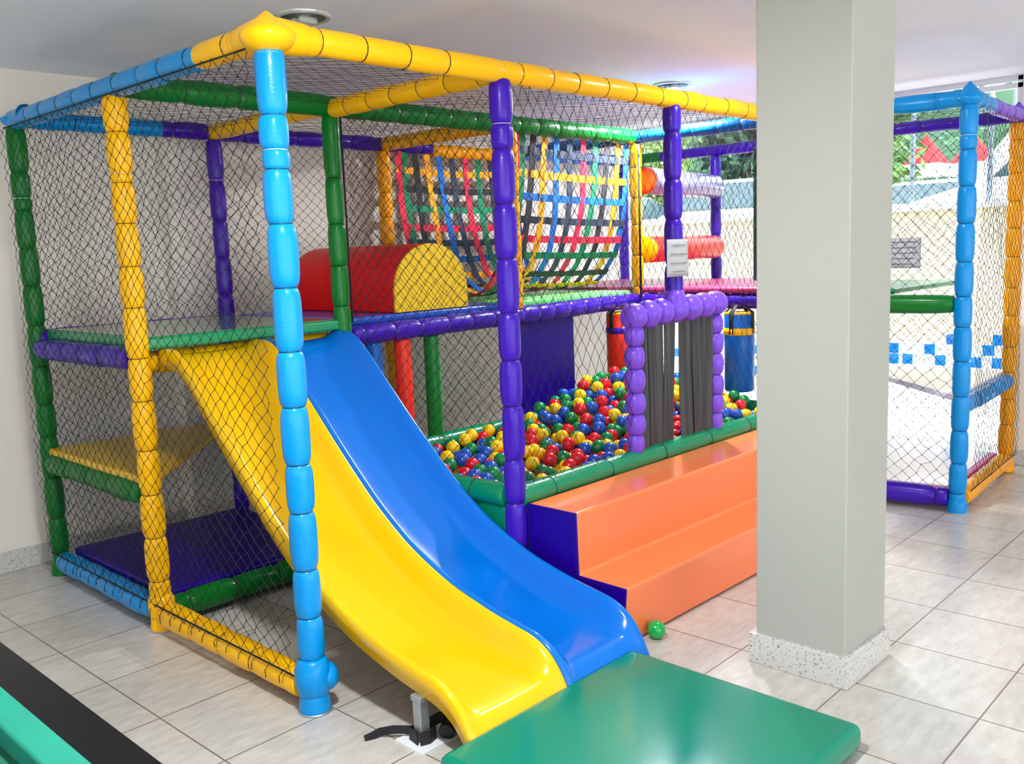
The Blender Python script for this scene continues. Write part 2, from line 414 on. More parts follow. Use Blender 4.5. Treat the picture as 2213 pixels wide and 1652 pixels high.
tube('rail', 'yellow', (X1, .03, ZT - .015), (X1, Y1 - .03, ZT - .015), 'yellow padded cross rail at the top', rb=.046, rc=.040)
tube('rail', 'yellow', (X2, Y1, ZT), (X2, Y2, ZT), 'yellow padded cross rail at the top', rb=.046, rc=.040)
tube('rail', 'blue', (X3, Y1, ZT), (X3, Y2, ZT), 'blue padded cross rail at the top', **r)
tube('rail', 'blue', (X3 + .02, Y1, ZT), (X3 + .06, .0, ZT), 'blue padded cross rail at the top', **r)
tube('rail', 'skyblue', (X3 + .06, 0, ZT), (QX, QY + .06, ZT), 'light blue padded top rail towards the right corner', rb=.05, rc=.043, step=.24)
tube('rail', 'skyblue', (QX + .06, QY, ZT), (4.36, QY + .03, ZT), 'light blue padded top rail at the right end', **r)
tube('rail', 'lilac', (4.36, QY + .03, ZT), (X4, RY, ZT), 'light purple padded top rail at the right end', **r)
tube('rail', 'green', (X4, Y2, ZT), (X4, 1.93, ZT), 'green padded top rail by the window', **r)
tube('rail', 'purple', (X4, 1.93, ZT), (X4, RY, ZT), 'purple padded top rail by the window', **r)

# corner caps (pointed three-way padded elbows)
def corner(m, c, ax, R=.085, label=None, tip=.07):
    # a padded elbow: round below, rising to a blunt pyramid tip above
    mb = MB(); c = Vector(c); n = 24; rings = []
    for i in range(13):
        t = -PI / 2 + PI * i / 12
        rr = R * max(.02, math.cos(t)) ** .8; z = R * .66 * math.sin(t)
        k = max(0, math.sin(t))
        if k > 0: rr = R * (1 - k) ** .9 + .003; z = (R * .42 + tip) * k ** 1.08
        rings.append([tuple(c + Vector((rr * math.cos(a), rr * math.sin(a), z))) for a in [2 * PI * j / n for j in range(n)]])
    mb.rings(rings)
    for d in ax:
        d = Vector(d).normalized(); L = .17 if d.z == 0 else .058
        mb.revolve([(R * .62, 0), (R * .63, .04), (R * .58, L * .75), (.047, L * .97), (.044, L), (.05, L + .004)], c, d, n=20)
        mb.torus(c + d * (L + .002), d, .043, .0028, mi=1)
    return build('corner_cap', mb, TMATS(m), frame_root, True, label=label)
corner('yellow', (0, 0, ZT - .013), ((1, 0, 0), (0, 1, 0), (0, 0, -1)), .094, 'yellow pointed corner cap', .036)
corner('skyblue', (QX, QY, ZT), ((1, .06, 0), (-.18, .98, 0), (0, 0, -1)), .078, 'light blue pointed corner cap', .055)
corner('skyblue', (0, Y2, ZT), ((1, 0, 0), (0, -1, 0)), .064, 'light blue corner cap', 0)
corner('lilac', (X4, RY, ZT), ((-1, 0, 0), (0, 1, 0)), .07, 'light purple corner cap', .06)

# deck-level, shelf and base rails
r = dict(rb=.052, rc=.046)
tube('rail', 'purple', (0, Y1 + .05, 1.225), (0, Y2 - .05, 1.225), 'purple padded deck rail on the left side', **r)
tube('rail', 'yellow', (.04, Y1 + .085, 1.2), (X1 - .04, Y1 + .085, 1.2), 'yellow padded deck rail behind the slide', **r)
tube('rail', 'purple', (X1 + .04, Y1, 1.225), (X2, Y1, 1.235), 'purple padded deck rail', rb=.054, rc=.047)
tube('rail', 'purple', (X2, Y1, 1.235), (X3 - .02, Y1, 1.255), 'purple padded deck rail', rb=.054, rc=.044, step=.15)
tube('rail', 'purple', (X3 + .02, Y1, 1.25), (X3 + .05, 0, 1.25), 'purple padded deck rail on the right', rb=.052, rc=.046, step=.11)
tube('rail', 'green', (X3 + .08, -.06, 1.235), (QX, QY + .05, 1.235), 'green padded deck rail at the right', rb=.055, rc=.044, step=.3)
tube('rail', 'purple', (0, Y2, 1.27), (X1, Y2, 1.27), 'purple padded deck rail along the back', **r)
tube('rail', 'purple', (X1, Y2, 1.24), (X4, Y2, 1.24), 'purple padded deck rail along the back', **r)
tube('rail', 'green', (0, Y1 + .05, .62), (0, Y2 - .05, .62), 'green padded rail under the yellow shelf', rb=.055, rc=.046, step=.24)
tube('rail', 'skyblue', (QX + .04, QY, .635), (X4 - .04, RY, .635), 'light blue padded rail under the lavender shelf', **r)
r = dict(rb=.056, rc=.046, step=.24)
tube('rail', 'skyblue', (0, Y1 + .05, .085), (0, Y2 - .05, .085), 'light blue padded base rail on the left side', **r)
tube('rail', 'yellow', (0, .06, .085), (0, Y1 - .05, .085), 'yellow padded base rail on the left side', **r)
tube('rail', 'green', (.05, Y1, .085), (X1 - .04, Y1, .085), 'green padded base rail behind the slide', **r)
tube('rail', 'purple', (QX, QY + .05, .085), (X3 + .08, 0, .085), 'purple padded base rail at the right', rb=.06, rc=.046, step=.34)
tube('rail', 'amber', (QX + .05, QY, .085), (X4 - .04, RY, .085), 'amber padded base rail at the right end', **r)

# doorway frame with strip curtain
gx0, gx1 = 1.995, 2.752
def ball_chain(m, p0, p1, k, rb, rc):
    puff(m, p0, p1, rb, rc, (Vector(p1) - Vector(p0)).length / k, k, None, (Vector(p1) - Vector(p0)).length / k * .9, p=2.2)
gate = thing('doorway_frame', 'light purple padded doorway frame standing on the ball pit rim', 'door frame', ((gx0 + gx1) / 2, 0, .6))
def gp(name, p0, p1, k, rb, rc):
    m = MB(); ball_chain(m, p0, p1, k, rb, rc); return build(name, m, TMATS('lilac'), gate, True)
gp('jamb', (gx0, 0, .59), (gx0, 0, 1.24), 6, .052, .028)
gp('jamb', (gx1, 0, .59), (gx1, 0, 1.24), 6, .048, .028)
gp('lintel', (gx0 - .055, 0, 1.285), (gx1 + .07, 0, 1.305), 7, .07, .03)
m = MB(); m.revolve([(.052, -.09), (.064, -.06), (.06, 0), (.05, .04)], (X2, 0, 1.36), n=20); build('collar', m, TMATS('lilac'), gate, True)
cur = thing('strip_curtain', 'black rubber strip curtain hanging in the purple doorway', 'curtain', (2.36, 0, .56))
def strip(x, w, lean, yo, z0, tw0, parent=cur):
    m = MB(); pts = []; sides = []
    for i in range(9):
        t = i / 8; tw = .22 * math.sin(2.2 * t + x * 9) + tw0
        pts.append((x + lean * t, yo + .006 * math.sin(3 * t + x * 13), 1.25 - (1.25 - z0) * t))
        sides.append((math.cos(tw), math.sin(tw), 0))
    m.ribbon(pts, sides, w, .003); build('strip', m, M['rubber'], parent)
for k, (xa_, xb_, n_) in enumerate(((2.06, 2.335, 14), (2.40, 2.695, 14))):
    for i in range(n_):
        x = xa_ + (xb_ - xa_) * i / (n_ - 1)
        lean = (-.018 * max(0, i - 10) / 3 if k == 0 else .028 * max(0, 4 - i) / 4)
        strip(x, .033, lean, -.006 + .005 * (i % 3), .585, (-.75, -.15, -.5, .05, -.9)[(i * 2 + k) % 5])

# ------------------------------------------------------------------ nets
def net(name, label, o, u, v, W, H, du=.036, dv=.031, mask=None, jit=.13, wave=.008, rope=(), t=.00135, knot=.0036, group=None, seed=1):
    """diamond net of knotted cord: o corner, u/v unit axes, W x H metres; mask(a,b) keeps a knot"""
    rng = np.random.default_rng(seed)
    o, u, v = np.array(o, float), np.array(u, float), np.array(v, float); nrm = np.cross(u, v)
    ni, nj = int(W / du) + 1, int(H / dv) + 1
    I, J = np.meshgrid(np.arange(ni), np.arange(nj), indexing='ij')
    a = I * (W / (ni - 1)) + rng.normal(0, jit * du, I.shape); b = J * (H / (nj - 1)) + rng.normal(0, jit * dv, I.shape)
    a = np.clip(a + .012 * np.sin(b * 5 + a * 3), 0, W); b = np.clip(b + .012 * np.sin(a * 4 + b * 2), 0, H)
    P = o + a[..., None] * u + b[..., None] * v + (wave * np.sin(a * 6 + b * 4.3) + rng.normal(0, .002, I.shape))[..., None] * nrm
    keep = (I + J) % 2 == 0
    if mask is not None: keep &= mask(a, b)
    segs = []
    for di, dj in ((1, 1), (1, -1)):
        i0 = I[:-1, 1:] if dj < 0 else I[:-1, :-1]; j0 = J[:-1, 1:] if dj < 0 else J[:-1, :-1]
        k = keep[i0, j0] & keep[i0 + di, j0 + dj]
        segs.append(np.stack([P[i0, j0][k], P[i0 + di, j0 + dj][k]], 1))
    S = np.concatenate(segs)
    d = S[:, 1] - S[:, 0]; d /= np.linalg.norm(d, axis=1)[:, None] + 1e-9
    e1 = np.cross(d, nrm); e1 /= np.linalg.norm(e1, axis=1)[:, None] + 1e-9; e2 = np.cross(d, e1)
    V = []
    for end in (0, 1):
        for k in range(3):
            ang = 2 * PI * k / 3; V.append(S[:, end] + (e1 * math.cos(ang) + e2 * math.sin(ang)) * t)
    V = np.stack(V, 1); n = len(V); base = (np.arange(n) * 6)[:, None]
    F = np.concatenate([base + np.array(q) for q in ((0, 1, 4, 3), (1, 2, 5, 4), (2, 0, 3, 5))])
    verts = [V.reshape(-1, 3)]; quads = F; tris = np.zeros((0, 3), int); nv = n * 6
    K = P[keep]
    oc = np.array([u, -u, v, -v, nrm, -nrm]) * np.array([1, 1, 1.15, 1.15, .8, .8])[:, None] * knot
    KV = (K[:, None, :] + oc[None]).reshape(-1, 3); kb = (np.arange(len(K)) * 6)[:, None] + nv
    tr = [(0, 2, 4), (2, 1, 4), (1, 3, 4), (3, 0, 4), (2, 0, 5), (1, 2, 5), (3, 1, 5), (0, 3, 5)]
    tris = np.concatenate([kb + np.array(q) for q in tr]); verts.append(KV)
    mbx = MB()
    for pts, rr in rope: mbx.path(pts, rr, 6)
    nv = sum(len(x) for x in verts)
    ev = np.array(mbx.v).reshape(-1, 3) if mbx.v else np.zeros((0, 3)); verts.append(ev)
    V = np.concatenate(verts)
    polys = [len(quads), len(tris)]
    loops = np.concatenate([quads.ravel(), tris.ravel()] + [np.array(q) + nv for q in mbx.f]).astype(np.int32)
    sizes = np.concatenate([np.full(len(quads), 4), np.full(len(tris), 3), np.array([len(q) for q in mbx.f], int)]).astype(np.int32)
    starts = np.concatenate([[0], np.cumsum(sizes)[:-1]]).astype(np.int32)
    org = o + (u * W + v * H) / 2
    if abs(v[2]) > .5: org[2] = V[:, 2].min()
    me = bpy.data.meshes.new(name)
    me.vertices.add(len(V)); me.vertices.foreach_set('co', (V - org).astype(np.float32).ravel())
    me.loops.add(len(loops)); me.loops.foreach_set('vertex_index', loops)
    me.polygons.add(len(sizes)); me.polygons.foreach_set('loop_start', starts)
    me.materials.append(M['cord']); me.update(calc_edges=True); me.validate()
    ob = bpy.data.objects.new(name, me); COL.objects.link(ob); ob.location = org
    return tag(ob, label, 'safety net', group)

xo = -.062
lash = [([(xo + .016, .05, .132), (xo + .016, Y2, .137)], .0035), ([(xo + .01, .06, ZT - .055), (xo + .01, Y2, ZT - .05)], .0035)]
for y in np.arange(.12, Y2 - .05, .095):
    L = .035 * random.uniform(.4, 1.2)
    lash.append(([(xo + .014, y, .136), (xo + .001, y + .012, .122 - L * .4), (xo - .0, y + .024 * random.uniform(.3, 1), .112 - L)], .0017))
net('safety_net', 'black diamond net closing the left side of the play frame from floor to top', (xo, .035, .135), (0, 1, 0), (0, 0, 1), Y2 - .015, ZT - .19, rope=lash, seed=1)
yb = Y2 + .058
net('safety_net', 'black diamond net along the back of the play frame against the plaster wall', (0, yb, .12), (1, 0, 0), (0, 0, 1), X3 + .02, ZT - .15, seed=2, wave=.004)
net('safety_net', 'black diamond net between the green post and the purple post beside the blue slide lane', (X1 + .056, .04, .58), (0, 1, 0), (0, 0, 1), Y1 - .08, ZT - .64, seed=3, dv=.034)
net('safety_net', 'black diamond net above the deck in front of the red barrel and webbing', (X1 + .022, Y1 - .06, 1.28), (1, 0, 0), (0, 0, 1), X3 - X1 - .052, ZT - 1.33, seed=4, dv=.034,
    rope=[([(X1 + .022, Y1 - .056, 1.3), (X1 + .022, Y1 - .056, 2.33)], .0055), ([(X3 - .03, Y1 - .06, 1.28), (X3 - .03, Y1 - .06, 2.33)], .009)])
fm = lambda a, b: ~((a + X1 > gx0 - .02) & (a + X1 < gx1 + .02) & (b + .6 < 1.3))
net('safety_net', 'black diamond net along the front above the ball pit rim', (X1 + .045, -.015, .6), (1, 0, 0), (0, 0, 1), X3 - X1 - .06, ZT - .66, seed=5, du=.032, dv=.05, mask=fm)
net('safety_net', 'black net roof over the bays behind the slide at the left', (.03, .04, ZT), (1, 0, 0), (0, 1, 0), X1 - .06, Y2 - .08, seed=6, wave=.004, du=.042, dv=.036, jit=.04, t=.001, knot=.0026)
net('safety_net', 'black net roof over the ball pit bays behind the long yellow rail', (X1 + .03, .04, ZT), (1, 0, 0), (0, 1, 0), X3 - X1 - .06, Y1 - .08, seed=7, wave=.004, du=.042, dv=.036, jit=.04, t=.001, knot=.0026)
net('safety_net', 'black net roof over the barrel and webbing bays at the back', (X1 + .03, Y1 + .04, ZT), (1, 0, 0), (0, 1, 0), X3 - X1 - .06, Y2 - Y1 - .08, seed=8, wave=.004, du=.042, dv=.036, jit=.04, t=.001, knot=.0026)
net('safety_net', 'black net roof at the right end between blue corner post and window', (X3 + .2, QY + .12, ZT), (1, 0, 0), (0, 1, 0), X4 - X3 - .26, 2.2, seed=9, wave=.004, du=.042, dv=.036, jit=.04, t=.001, knot=.0026)
qd = Vector((QX - X3 - .05, QY, 0)); ql = qd.length; qd.normalize()
net('safety_net', 'black diamond net left of the light blue corner post at the right end', (X3 + .03, 0, .14), tuple(qd), (0, 0, 1), ql - .03, ZT - .2, seed=10, du=.04, dv=.04)
rd = Vector((X4 - QX, RY - QY, 0)); rl = rd.length; rd.normalize()
net('safety_net', 'black diamond net between light blue and amber corner posts at the right end', (QX + .05, QY - .058, .13), tuple(rd), (0, 0, 1), rl - .02, ZT - .18, seed=11,
    rope=[([(QX + .05, QY - .058, .13), (X4, RY - .058, .13)], .003)])
net('safety_net', 'black diamond net along the window side of the play frame', (X4 + .055, RY + .05, .13), (0, 1, 0), (0, 0, 1), Y2 - RY - .1, ZT - .18, seed=12, du=.034, dv=.036)

# ------------------------------------------------------------------ deck mats and shelves
def pad(name, label, cat, a, b, mat, bev=.018, top=None):
    m = MB(); m.box(a, b)
    o = build(name, m, mat, bevel=bev); return tag(o, label, cat)
dk = thing('deck_mat', 'green edged deck mat at the top of the slide', 'mat', (X1 / 2, 1.76, 1.265))
m = MB(); m.box((.03, Y1 - .02, 1.265), (X1 - .03, Y2 - .05, 1.318)); build('padding', m, M['greendeck'], dk, bevel=.012)
m = MB(); m.box((.05, Y1 + .01, 1.318), (X1 - .05, Y2 - .07, 1.321)); build('top_sheet', m, M['greydeck'], dk, label='glossy green top sheet with a reflection painted in as grey')
pad('deck_mat', 'blue deck mat carrying the red barrel', 'mat', (X1 + .03, Y1 + .03, 1.27), (X2 - .0, Y2 - .05, 1.318), M['bluedeck'])
pad('deck_mat', 'light green deck mat under the webbing tunnel', 'mat', (X2 + .02, Y1 + .03, 1.275), (X3 - .02, Y2 - .05, 1.325), M['limedeck'])
pad('deck_mat', 'maroon deck mat at the right beyond the webbing', 'mat', (X3 + .0, .05, 1.302), (X4 - .05, Y2 - .05, 1.345), M['maroon'])
pad('deck_mat', 'dark green deck mat edge above the green rail at the right end', 'mat', (X3 + .24, -.55, 1.285), (X4 - .06, .03, 1.325), M['teal'])
def tri_shelf(name, label, pts, z0, z1, mat):
    m = MB(); n = len(pts)
    m.rings([[(x, y, z0) for x, y in pts], [(x, y, z1) for x, y in pts]])
    return tag(build(name, m, mat, bevel=.012), label, 'shelf')
tri_shelf('climbing_shelf', 'yellow triangular climbing shelf on the green rail at the left', [(-.02, Y1 + .04), (.06, Y1 + .03), (1.05, Y2 - .06), (-.02, Y2 - .04)], .662, .70, M['shelfyellow'])
tri_shelf('climbing_shelf', 'pale lavender triangular climbing shelf behind the light blue corner post', [(QX + .0, QY + .02), (X4 - .04, RY + .02), (X4 - .04, .32)], .66, .70, M['palelav'])
pad('floor_mat', 'navy blue floor mat inside the left bay of the play frame', 'mat', (.05, Y1 + .04, .03), (X1 - .05, Y2 - .05, .15), M['navy'], .02)
fm2 = thing('floor_mat', 'pale lavender floor mat with pink edge at the right end of the play frame', 'mat', (4.45, -.3, .05))
m = MB(); m.rings([[(QX + .03, QY + .05, z), (X4 - .05, RY + .04, z), (X4 - .05, .4, z), (X3 + .16, .4, z), (X3 + .14, 0, z)] for z in (.09, .135)]); build('border', m, M['pink'], fm2, bevel=.01, label='pink border')
m = MB(); m.rings([[(QX + .05, QY + .08, z), (X4 - .08, RY + .08, z), (X4 - .08, .38, z), (X3 + .2, .38, z), (X3 + .18, 0, z)] for z in (.13, .139)]); build('top_sheet', m, M['palelav'], fm2, label='pale lavender top')

# red barrel with yellow ends
bar = thing('half_barrel', 'red half barrel with yellow end lying on the blue deck mat', 'barrel', (1.75, 1.8, 1.318))
def dprof(w, h, n=22):
    pts = [(-w / 2, 0), (w / 2, 0)]; r = w / 2
    pts += [(w / 2 * math.cos(t) * (1 if True else 1), (h - .26) + .26 * math.sin(t)) for t in np.linspace(0, PI, n)]
    return pts
def dsolid(y0, y1, w, h, cx):
    m = MB(); p = dprof(w, h); m.rings([[(cx + a, y, 1.32 + b) for a, b in p] for y in (y0, y1)]); return m
build('body', dsolid(1.235, 2.27, .55, .375, 1.75), M['red'], bar, bevel=.006)
build('end_cap', dsolid(1.222, 1.238, .548, .374, 1.75), M['yellowcap'], bar, bevel=.003, label='yellow end cap')
build('end_cap', dsolid(2.268, 2.28, .548, .374, 1.75), M['yellowcap'], bar, bevel=.003, label='yellow end cap')

# webbing tunnel
web = thing('webbing_net', 'multicoloured webbing tunnel of crossed straps hanging between the amber posts', 'climbing net', (3.05, 1.77, 1.33))
def ucurve(n=44):
    """U section in the y-z plane from the front top rail to the back top rail"""
    F = [(1.205, 2.35), (1.215, 2.2), (1.232, 2.0), (1.262, 1.82), (1.325, 1.62), (1.40, 1.50), (1.50, 1.40), (1.62, 1.355)]
    Bk = [(1.78, 1.345), (1.92, 1.36), (2.03, 1.40), (2.13, 1.45), (2.2, 1.58), (2.265, 1.79), (2.31, 2.06), (2.335, 2.35)]
    return F + Bk
UC = [Vector((0, y, z)) for y, z in ucurve()]
_l = [0]
for i in range(1, len(UC)): _l.append(_l[-1] + (UC[i] - UC[i - 1]).length)
def upt(s):
    s = min(max(s, 0), _l[-1] - 1e-6)
    for i in range(1, len(_l)):
        if _l[i] >= s:
            t = (s - _l[i - 1]) / (_l[i] - _l[i - 1])
            p0, p1, p2, p3 = UC[max(i - 2, 0)], UC[i - 1], UC[i], UC[min(i + 1, len(UC) - 1)]
            return .5 * ((2 * p1) + (p2 - p0) * t + (2 * p0 - 5 * p1 + 4 * p2 - p3) * t * t + (3 * p1 - p0 - 3 * p2 + p3) * t ** 3)
sx = [2.472, 2.518, 2.62, 2.738, 2.864, 2.99, 3.12, 3.238, 3.365, 3.498, 3.602]
sc = ['s_red', 's_green', 's_black', 's_yellow', 's_blue', 's_navy', 's_red', 's_green', 's_black', 's_yellow', 's_blue']
for i, (x, c) in enumerate(zip(sx, sc)):
    m = MB(); pts = []
    for k in range(61):
        s = _l[-1] * k / 60; p = upt(s)
        pts.append((x + .012 * math.sin(s * 5 + i) + .05 * math.sin(PI * k / 60) ** 4 * (x - 3.0) * -.6, p.y, p.z + .006 * math.sin(k * PI / 3 + i * PI)))
    m.ribbon(pts, (1, 0, 0), .054, .004); build('strap', m, M[c], web)
def s_of_z(z, back):
    best = min((k / 400 * _l[-1] for k in range(401) if (k > 200) == back), key=lambda s: abs(upt(s).z - z)); return best
hz = [(2.235, 's_navy', 0), (2.10, 's_yellow', 0), (1.955, 's_blue', 0), (1.82, 's_navy', 0), (1.70, 's_red', 0), (1.595, 's_green', 0), (1.478, 's_black', 0), (1.40, 's_yellow', 0),
      (2.225, 's_yellow', 1), (2.10, 's_black', 1), (1.96, 's_green', 1), (1.826, 's_red', 1), (1.722, 's_navy', 1), (1.606, 's_blue', 1), (1.49, 's_yellow', 1), (1.415, 's_navy', 1)]
for i, (z, c, bk) in enumerate(hz):
    s = s_of_z(z, bool(bk)); p = upt(s); p2 = upt(s + .02); d = (p2 - p).normalized()
    nrm = Vector((0, -d.z, d.y)); m = MB(); pts = []
    for k in range(25):
        x = 2.44 + (3.62 - 2.44) * k / 24
        sag = .035 * (1 - ((x - 3.03) / .6) ** 2) * (-.6 if bk else -.2) + (.03 if not bk else 0) * (x - 3) * -1.
        pts.append(Vector((x, p.y, p.z + sag)) + nrm * .006 * math.sin(k * PI / 1.2 + i))
    m.ribbon(pts, tuple(d), .046, .004); build('strap', m, M[c], web)

# rollers between the amber post and the window post
def roller(label, z, body, cap, y0=1.17, y1=1.36):
    t = thing('roller', label, 'roller', (3.72, y0, z)); a = Vector((5.0 - 3.75, y1 - y0, 0)); L = a.length
    m = MB(); m.revolve([(.085, 0), (.093, .015), (.093, L - .04), (.08, L), (.04, L + .004)], (3.75, y0, z), a, n=28); build('body', m, body, t, True)
    m = MB(); m.revolve([(.002, -.014), (.07, -.014), (.094, -.004), (.094, .006)], (3.75, y0, z), a, n=28); build('end_cap', m, cap, t, True)
roller('pale blue padded roller with orange end, the upper one by the window', 2.09, M['lavender'], M['orangecap'])
roller('red padded roller with yellow end, the lower one by the window', 1.605, M['salmonred'], M['amber'])

# things under the deck
def column_pad(label, x, mat):
    m = MB(); puff(m, (x, Y1 + .03, .585), (x, Y1 + .03, 1.175), .047, .044, .6, int(x * 100), None, .59)
    return tag(build('padded_column', m, TMATS(mat), smooth=True), label, 'padded post')
column_pad('blue padded upright under the deck beside the slide edge', 1.30, 'blue')
column_pad('red padded upright under the deck between blue and green ones', 1.50, 'redpad')
column_pad('green padded upright under the deck nearest the ball pit', 1.715, 'green')
pad('hanging_panel', 'navy padded panel standing behind the ball pit rim', 'panel', (2.48, Y1 + .06, .52), (3.02, Y1 + .12, 1.215), M['navy'], .012)
def bag(label, x, y, z0, z1, body, band, cap, rim=None):
    t = thing('punching_bag', label, 'punching bag', (x, y, z0)); R = .097
    m = MB(); m.revolve([(.02, z0), (R * .9, z0), (R, z0 + .012), (R, z1 - .012), (R * .92, z1)], (x, y, 0), n=28); build('body', m, body, t, True)
    m = MB(); m.revolve([(R * .2, z1 + .004), (R * .95, z1 + .002), (R * 1.0, z1 - .012)], (x, y, 0), n=28); build('top_cap', m, cap, t, True)
    m = MB(); m.revolve([(R, z1 - .145), (R + .006, z1 - .142), (R + .006, z1 - .105), (R, z1 - .1)], (x, y, 0), n=28, cap=False); build('band', m, band, t, True)
    m = MB()
    for d in ((1, 0), (-1, 0), (0, 1), (0, -1)):
        m.ribbon([(x + d[0] * (R + .004), y + d[1] * (R + .004), z1 - .14), (x + d[0] * (R + .003), y + d[1] * (R + .003), z1), (x + d[0] * .03, y + d[1] * .03, z1 + .05), (x, y, 1.23)], (d[1], -d[0], 0), .03, .003)
    build('hanging_strap', m, M['strapblack'], t, True)
    if rim:
        m = MB(); m.revolve([(.02, z0 - .012), (R * .92, z0 - .012), (R * .96, z0 + .004)], (x, y, 0), n=28); build('base_cap', m, rim, t, True)
bag('red punching bag with purple band hanging left of the doorway', 3.45, 1.185, .73, 1.18, M['redpad'], M['purple'], M['yellow'], M['green'])
bag('blue punching bag with yellow band hanging right of the doorway', 3.66, .37, .66, 1.18, M['blue'], M['yellow'], M['amber'])

# ------------------------------------------------------------------ ball pit
pit = thing('ball_pit', 'ball pit with green padded rim and panel walls', 'ball pit', ((X1 + X3) / 2, Y1 / 2, 0))
def rim(p0, p1, step=.42):
    _seed[0] += 1; m = MB(); puff(m, p0, p1, .053, .049, step, _seed[0], None, .2); return build('rim', m, TMATS('teal'), pit, True)
zr = .555
rim((X1 + .03, 0, zr), (X3, 0, zr)); rim((X1, Y1, zr), (X3, Y1, zr)); rim((X1 + .01, .05, zr), (X1 + .01, Y1 - .04, zr)); rim((X3, .05, zr), (X3, Y1 - .05, zr))
for a, b, mt in (((X1 + .05, -.03, .01), (X3, .02, .52), 'teal'), ((X1 + .05, Y1 - .02, .01), (X3, Y1 + .03, .52), 'teal'),
                 ((X1 - .015, .05, .30), (X1 + .035, Y1 - .05, .52), 'teal'), ((X1 - .014, .05, .01), (X1 + .034, Y1 - .05, .30), 'blue'), ((X3 - .03, .05, .01), (X3 + .02, Y1 - .05, .52), 'teal')):
    m = MB(); m.box(a, b); build('wall_panel', m, M[mt], pit, bevel=.01)

# balls dropped into the pit
R0 = .0385
CAM = np.array([-1.78558, -2.77508, 1.63756])
def surf(x, y):
    return .43 + .02 * math.sin(3 * x) + .065 * math.exp(-((x - 2.95) ** 2 / .25 + (y - .95) ** 2 / .12)) + .17 * np.clip((x - 2.3) / .9, 0, 1) * np.clip(y / .5, .35, 1) + .06 * np.clip((y - .3), 0, 1)
balls = np.zeros((0, 3)); rnd = np.random.default_rng(11)
xa, xb, ya, yb_ = X1 + .08, X3 - .08, .085, Y1 - .085
for it in range(1180):
    C = np.stack([rnd.uniform(xa, xb, 22), rnd.uniform(ya, yb_, 22)], 1); best = None
    for cx, cy in C:
        z = surf(cx, cy) - .035
        if len(balls):
            d2 = (balls[:, 0] - cx) ** 2 + (balls[:, 1] - cy) ** 2; k = d2 < (2 * R0) ** 2
            if k.any(): z = max(z, float((balls[k, 2] + np.sqrt((2 * R0) ** 2 - d2[k])).max()))
        rel = z - surf(cx, cy)
        if best is None or rel < best[0]: best = (rel, cx, cy, z)
    if best[0] > .115: continue
    balls = np.vstack([balls, [best[1], best[2], best[3]]])
cols = rnd.choice(4, len(balls), p=[.29, .26, .22, .23])
# how much of each ball shows from the photographer's side (spheres only), largest first
fw = np.array([.71386, .68614, -.14004]); rt = np.array([.68868, -.72411, -.03722]); up = np.array([.12694, .06987, .98945])
dlt = balls - CAM; zz = dlt @ fw; px = 1106.5 + 2013.5 * (dlt @ rt) / zz; py = 826 - 2013.5 * (dlt @ up) / zz; pr = 2013.5 * R0 / zz
x0p, y0p = 900, 760; buf = np.full((420, 780), -1, int)
for i in np.argsort(-zz):
    xi, yi, ri = px[i] - x0p, py[i] - y0p, pr[i]
    xs_ = np.arange(int(xi - ri), int(xi + ri) + 1); ys_ = np.arange(int(yi - ri), int(yi + ri) + 1)
    for yv in ys_:
        if 0 <= yv < 420:
            w_ = ri * ri - (yv - yi) ** 2
            if w_ > 0:
                w_ = math.sqrt(w_); a0, a1 = max(0, int(xi - w_)), min(780, int(xi + w_) + 1)
                if a0 < a1: buf[yv, a0:a1] = i
# front rim line hides what lies below it; column hides the right
for c_ in range(780):
    X = c_ + x0p; yl_ = 1062 + (X - 1130) * (905 - 1062) / 510 - 14
    buf[max(0, int(yl_ - y0p)):, c_] = -1
    ysl = 905 + (X - 900) * (1130 - 905) / 190
    if X < 1090: buf[max(0, int(ysl - y0p)):, c_] = -1
    if X > 1640: buf[:, c_] = -1
cnt = np.bincount(buf[buf >= 0].ravel(), minlength=len(balls))
order = np.argsort(-cnt); single = [i for i in order[:300] if cnt[i] > 8]
print('BALLS', len(balls), 'visible', int((cnt > 8).sum()), 'single', len(single))
def sphere_mesh(name, mat, n=28, k=18):
    m = MB(); m.revolve([(max(1e-4, R0 * math.sin(PI * i / k)), -R0 * math.cos(PI * i / k)) for i in range(k + 1)], n=n, cap=False)
    me = bpy.data.meshes.new(name); me.from_pydata(m.v, [], m.f); me.polygons.foreach_set('use_smooth', [True] * len(m.f)); me.materials.append(mat); me.update(); return me
BN = ['red', 'green', 'yellow', 'blue']
BM = [sphere_mesh('ball_' + c, M['b_' + c]) for c in BN]
def zone(x, y, X):
    side = 'front' if y < .4 else ('back' if y > .8 else 'middle')
    if X < 1090: a = 'between the blue slide lane and the purple post'
    elif X < 1210: a = 'just right of the front purple post'
    elif X < 1365: a = 'left of the purple doorway'
    elif X < 1545: a = 'behind the strip curtain'
    else: a = 'between the doorway and the column'
    return {'front': 'near the front rim', 'middle': 'in mid pit', 'back': 'near the back rim'}[side] + ' ' + a
for i in single:
    o = bpy.data.objects.new('ball', BM[cols[i]]); o.location = balls[i]; COL.objects.link(o)
    tag(o, '%s plastic ball %s' % (BN[cols[i]], zone(balls[i][0], balls[i][1], px[i])), 'ball', 'plastic balls in the ball pit')
rest = [i for i in range(len(balls)) if i not in set(single)]
m = MB()
k_, n_ = 8, 12
proto = [(max(1e-4, R0 * math.sin(PI * i / k_)), -R0 * math.cos(PI * i / k_)) for i in range(k_ + 1)]
for i in rest: m.revolve(proto, balls[i], n=n_, mi=int(cols[i]), cap=False)
tag(build('plastic_balls', m, [M['b_' + c] for c in BN], smooth=True), 'mass of coloured plastic balls lying deeper in the ball pit', 'balls', kind='stuff')
